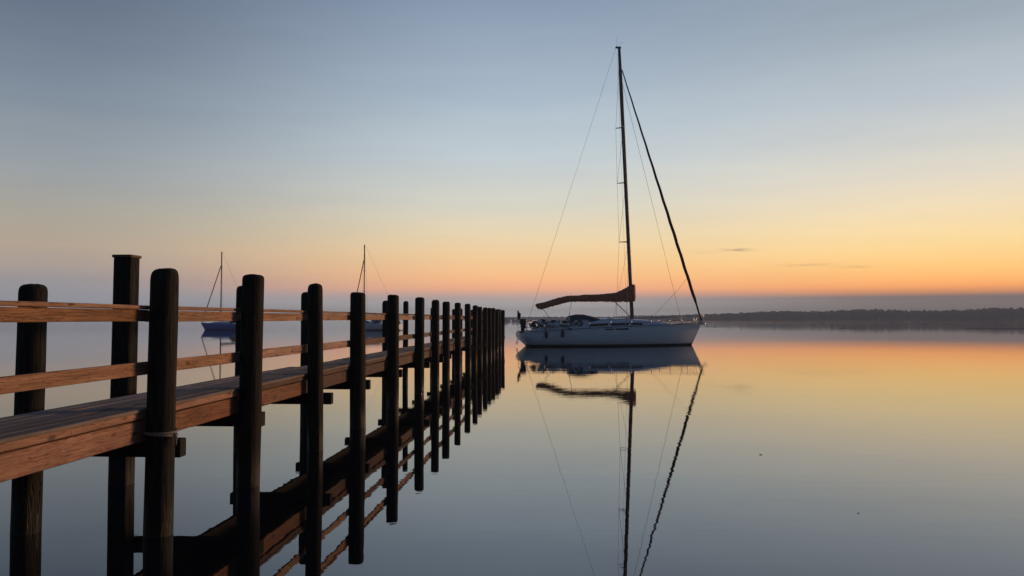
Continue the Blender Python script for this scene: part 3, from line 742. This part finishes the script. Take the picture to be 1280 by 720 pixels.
# ------------------------------------------------------------------ two smaller moored yachts, and launches near the far shore
def small_yacht(label, loc, yaw, L, hm, hcol, cvr, mastf=.38, free=1.05):
    t = thing('moored_yacht', label, 'sailboat', loc, yaw, 'smaller yachts at anchor behind the pier'); t.scale = (KS,)*3
    x0_, x1_ = -L*(1-mastf), L*mastf
    bm = bmesh.new(); S = []
    n = 18
    for i in range(n+1):
        q = i/n; hb = L*.155*(math.sin(math.pi*(q*.62+.28))**.8 if q < .35 else max(.004, 1-((q-.35)/.65)**2.4)); zs = free*(.86+.24*q)
        pts = []
        for k in range(7):
            s = k/6; zz = -.35+(zs+.35)*s**1.3
            pts.append((x0_+(x1_-x0_)*q-(1-zz/free)*.7*max(0, (q-.75)/.25)**1.5+(zz/free)*.35*max(0, (.1-q)/.1), hb*(1-(1-s)**2.4)**.8, zz))
        l = [bm.verts.new((a, -b_, c_)) for a, b_, c_ in pts]; r = [l[0]]+[bm.verts.new(p_) for p_ in pts[1:]]
        S.append((l, r))
    for (a, a2), (b1, b2) in zip(S, S[1:]):
        for k in range(6):
            bm.faces.new((a[k], b1[k], b1[k+1], a[k+1])); bm.faces.new((b2[k], a2[k], a2[k+1], b2[k+1]))
        bm.faces.new((a[6], b1[6], b2[6], a2[6]))
    bm.faces.new(S[0][0]+S[0][1][:0:-1])
    fin('hull', bm, hcol, t)
    bm = bmesh.new()
    loft(bm, [[(xx, -hb, free*.9), (xx, -hb*.85, free*.95+h), (xx, hb*.85, free*.95+h), (xx, hb, free*.9)] for xx, hb, h in ((-L*.22, L*.10, .45), (0, L*.10, .42), (L*.12, L*.08, .32), (L*.24, L*.04, .08))])
    fin('cabin', bm, M_gel, t)
    ms = tube_obj('mast', [(0, 0, free), (0, 0, hm)], .11, M_alu, t, 8)
    for z_ in (.45*hm, .7*hm): tube_obj('spreader', [(0, -.8, z_), (0, .8, z_)], .03, M_alu, ms, 5)
    tube_obj('furled_headsail', [(.1, 0, hm*.82), (x1_-.15, 0, free*1.12)], .085, M_genoa, t, 7)
    tube_obj('backstay', [(-.1, 0, hm), (x0_+.3, 0, free)], .014, M_wire, t, 5)
    for s in (-1, 1): tube_obj('shroud', [(-.1, s*L*.14, free), (-.05, s*.8, .7*hm), (0, 0, hm*.97)], .012, M_wire, t, 5)
    bo = tube_obj('boom', [(-.1, 0, free+1.15), (-L*.42, 0, free+1.2)], .06, M_alu, t, 7)
    bm = bmesh.new(); tube(bm, [(-.12, 0, free+1.55), (-.5, 0, free+1.42), (-L*.2, 0, free+1.36), (-L*.42, 0, free+1.3)], .17, 8, r2=.10)
    fin('sail_cover', bm, cvr, t, True)
    bm = bmesh.new()
    for s in (-1, 1):
        tube(bm, [(x0_+.4, s*L*.11, free+.55), (0, s*L*.145, free+.62), (L*.3, s*L*.06, free+.70)], .018, 5)
        for k in range(5): xx = x0_+.4+k*(L*.3-x0_-.4)/4; tube(bm, [(xx, s*L*(.11+.02*(k in (1, 2, 3))-.05*(k == 4)), free*.95), (xx, s*L*(.11+.02*(k in (1, 2, 3))-.05*(k == 4)), free+.6)], .016, 5)
    fin('guard_rail', bm, M_steel, t)
    bm = bmesh.new(); loft(bm, [[(xx, -L*.1, free), (xx, -L*.09, free+h), (xx, L*.09, free+h), (xx, L*.1, free)] for xx, h in ((-L*.30, .95), (-L*.24, 1.0), (-L*.18, .55))])
    fin('sprayhood', bm, cvr, t)
    return t
M_bluehull = hull_mat('blue_gelcoat_hull', (.05, .17, .55), (.03, .04, .07), .1)
M_whitehull = hull_mat('white_yacht_hull', (.7, .71, .73), (.05, .08, .18), .18)
dA, dB = 155.*KS, 152.*KS
small_yacht('small yacht with dark blue hull, moored behind the railing at left', ((276-640)/1000*dA, dA, 0), R(180+10), 9.8, 15.2, M_bluehull, M_navy, .37, 1.3)
small_yacht('small white yacht with its mast rising beside the dark pile, moored behind the pier', ((455-640)/1000*dB, dB, 0), R(180-14), 10.6, 16.3, M_whitehull, M_navy, .27, 1.35)
yb = [o_ for o_ in col.objects if o_.name.startswith('moored_yacht')][-1]
for k in range(14):      # gear heaped along its rail
    bm = bmesh.new(); xx = -7.2+k*.55; w_ = rc.uniform(.12, .3); yy = rc.choice((-1, 1))*rc.uniform(.7, 1.2); z0 = 1.25+rc.uniform(-.1, .35)
    box(bm, xx-w_, xx+w_, yy-.15, yy+.15, z0, z0+rc.uniform(.3, .8), .06, 2)
    for v_ in bm.verts: v_.co += Vector((noise.noise(v_.co*3), noise.noise(v_.co*3+Vector((9, 0, 0))), noise.noise(v_.co*3+Vector((0, 9, 0)))))*.16
    fin('deck_bag', bm, (M_greycanvas, M_navy, M_bluehull)[k % 3], yb, True)

def launch(label, loc, yaw, L, m):
    t = thing('motor_launch', label, 'motorboat', loc, yaw, 'launches moored off the far shore')
    bm = bmesh.new()
    loft(bm, [[(xx, -hb, fz), (xx, -hb*.8, -.3), (xx, hb*.8, -.3), (xx, hb, fz)] for xx, hb, fz in ((-L/2, L*.15, 1.0), (0, L*.17, 1.15), (L*.3, L*.12, 1.4), (L/2, .05, 1.6))])
    fin('hull', bm, m, t)
    bm = bmesh.new()
    loft(bm, [[(xx, -hb, 1.0), (xx, -hb*.85, fz), (xx, hb*.85, fz), (xx, hb, 1.0)] for xx, hb, fz in ((-L*.28, L*.12, 2.6), (L*.02, L*.12, 2.7), (L*.14, L*.11, 1.9), (L*.32, L*.06, 1.5))])
    c_ = fin('cabin', bm, M_gel, t)
    bm = bmesh.new()
    for s in (-1, 1): box(bm, -L*.22, -L*.02, s*L*.112-.04, s*L*.112+.04, 1.75, 2.35)
    fin('window', bm, M_glass, c_)
    tube_obj('mast', [(-L*.1, 0, 2.6), (-L*.1, 0, 4.6)], .07, M_alu, t, 6)
launch('tiny white launch nearest the pier end, moored off the far shore', ((633-640)/1000*620, 620, 0), R(20), 9, M_gel)
launch('tiny dark launch moored midway between pier end and sailboat stern', ((641-640)/1000*680, 680, 0), R(160), 8, M_black)
launch('tiny white launch moored just left of the sailboat stern', ((648-640)/1000*640, 640, 0), R(5), 8.5, M_gel)

M_deadleaf = gel('dead_leaf', (.06, .045, .03), .7, .3)
def leaf(label, px, py, L, rz):
    d = 2500/(py-400)
    bm = bmesh.new(); top, n = [], 8
    for k in range(n+1):
        q = k/n; w_ = L*.24*math.sin(math.pi*q)**.8+.002
        top.append([bm.verts.new((L*(q-.5), w_*e, .004+.012*L*abs(e)*6*math.sin(math.pi*q)+.02*q*L)) for e in (-1, -.5, 0, .5, 1)])
    for A, B in zip(top, top[1:]):
        for j in range(4): bm.faces.new((A[j], B[j], B[j+1], A[j+1]))
    o = fin('floating_leaf', bm, M_deadleaf, None, True); o.location = ((px-640)/1000*d, d, .0); o.rotation_euler = (0, 0, rz)
    m = o.modifiers.new('thickness', 'SOLIDIFY'); m.thickness = .004
    o['label'] = label; o['category'] = 'leaf'; o['group'] = 'dead leaves adrift on the water'
leaf('small dead leaf adrift on the still water, right of the furled headsail reflection', 949, 569, .065, .2)
leaf('tiny dead leaf adrift nearest the lower right corner of open water', 1069, 641, .035, .9)
# ------------------------------------------------------------------ far shore and wood
shore = [(1500, 820), (1050, 900), (640, 1000), (400, 1150), (290, 1250), (200, 1480), (0, 1850), (-110, 2150), (-180, 2400)]
hgt = [30, 26, 20, 16.5, 11, 8, 7.5, 6, 4]
def along(f):
    q = f*(len(shore)-1); i = min(len(shore)-2, int(q)); r = q-i
    return (shore[i][0]*(1-r)+shore[i+1][0]*r, shore[i][1]*(1-r)+shore[i+1][1]*r, hgt[i]*(1-r)+hgt[i+1]*r)
M_bank, nt, b = new_mat('reed_bank', (.06, .055, .035), .95, .1)
n1 = noise_n(nt, obj_coord(nt), .05, 5, .6); nt.links.new(ramp(nt, n1, [(.3, (.018, .024, .02, 1)), (.7, (.04, .044, .035, 1))]), b.inputs['Base Color'])
bm = bmesh.new(); rows = []
NF = 160
for k in range(NF+1):
    f = k/NF; x_, y_, h_ = along(f)
    jit = noise.noise((x_*.01, y_*.01, 0))*14
    rows.append([bm.verts.new((x_+d*.45, y_+d+jit*(d < 200), zz*(.3+.7*h_/17))) for d, zz in ((-12, -.6), (0, .5), (14, 1.2), (60, 2.4), (160, 6+noise.noise((x_*.004, 3, 0))*3), (260, 5))])
for A, B in zip(rows, rows[1:]):
    for j in range(5): bm.faces.new((A[j], A[j+1], B[j+1], B[j]))
o = fin('far_shore', bm, M_bank, None, True); o['kind'] = 'structure'
for nm, xa, xb_, ya, wd_ in (('mud_bar', 108, 142, 198, 1.6), ('mud_bar', 84, 93, 212, 1.2), ('mud_bar', 55, 66, 240, 1.2)):
    bm = bmesh.new(); n = 30; up, dn_ = [], []
    for k in range(n+1):
        f = k/n; xx = xa+(xb_-xa)*f; e_ = math.sin(math.pi*f)**.5; o_ = noise.noise((xx*.12, ya, 0))*.9
        up.append([bm.verts.new((xx, ya+o_+wd_*q*e_, -.05+.13*e_*(1-q*q))) for q in (-1, -.6, -.25, 0, .25, .6, 1)])
    for A, B in zip(up, up[1:]):
        for j in range(6):
            try: bm.faces.new((A[j], A[j+1], B[j+1], B[j]))
            except ValueError: pass
    o = fin(nm, bm, M_bank, None, True); o['kind'] = 'structure'
M_leaf, nt, b = new_mat('dusk_foliage', (.05, .06, .03), .9, .1)
n1 = noise_n(nt, obj_coord(nt), .12, 5, .65); nt.links.new(ramp(nt, n1, [(.3, (.022, .034, .024, 1)), (.7, (.055, .07, .05, 1))]), b.inputs['Base Color'])
ico = bmesh.new(); bmesh.ops.create_icosphere(ico, subdivisions=1, radius=1); ico.verts.ensure_lookup_table()
iv = [v_.co.copy() for v_ in ico.verts]; ifc = [[v_.index for v_ in f.verts] for f in ico.faces]; ico.free()
V, F = [], []
rf = random.Random(5)
for k in range(5000):
    f = rf.random()**1.05; x_, y_, h_ = along(f); d = rf.random()**1.6*200
    th = h_*rf.uniform(.70, .90)*(1+.20*noise.noise((x_*.012, y_*.012, 1)))
    gz = (.5+2.4*min(1, d/60)+3.5*min(1, max(0, d-60)/100))*(.3+.7*h_/17)
    th = max(2.5, th-gz*.6)
    for c_ in range(3):
        cw = th*rf.uniform(.13, .26); ox, oy = rf.uniform(-1, 1)*th*.3, rf.uniform(-1, 1)*th*.3
        cz = gz+th*rf.uniform(.35, .82) if c_ else gz+th*.35
        b0 = len(V)
        for q in iv:
            s = cw*rf.uniform(.7, 1.25); V.append((x_+d*.45+ox+q.x*s, y_+d+oy+q.y*s, cz+q.z*s*(.9 if c_ else 1.1)))
        F += [[b0+j for j in fc] for fc in ifc]
me = bpy.data.meshes.new('far_wood'); me.from_pydata(V, [], F); me.update()
o = link('far_wood', me, M_leaf); o['kind'] = 'stuff'; o['label'] = 'low dark wood along the far shore'

# ------------------------------------------------------------------ the air
M_haze = bpy.data.materials.new('haze_air'); M_haze.use_nodes = True; nt = M_haze.node_tree; nt.nodes.clear()
out = nt.nodes.new('ShaderNodeOutputMaterial'); pv = nt.nodes.new('ShaderNodeVolumePrincipled')
pv.inputs['Color'].default_value = (.62, .76, .92, 1); pv.inputs['Density'].default_value = HAZE_D; pv.inputs['Anisotropy'].default_value = 0
nt.links.new(pv.outputs[0], out.inputs['Volume'])
bm = bmesh.new(); box(bm, -2750, 2750, -260, 2750, -3.0, HAZE_TOP); o = fin('haze', bm, M_haze); o['kind'] = 'stuff'; o['label'] = 'pale dusk haze over the water'

# ------------------------------------------------------------------ render settings
scene.render.engine = 'CYCLES'
scene.view_settings.view_transform = 'Standard'; scene.view_settings.look = 'None'
scene.view_settings.exposure = 0; scene.view_settings.gamma = 1
scene.cycles.use_denoising = True; scene.cycles.denoiser = 'OPENIMAGEDENOISE'
scene.cycles.max_bounces = 8; scene.cycles.volume_bounces = 0
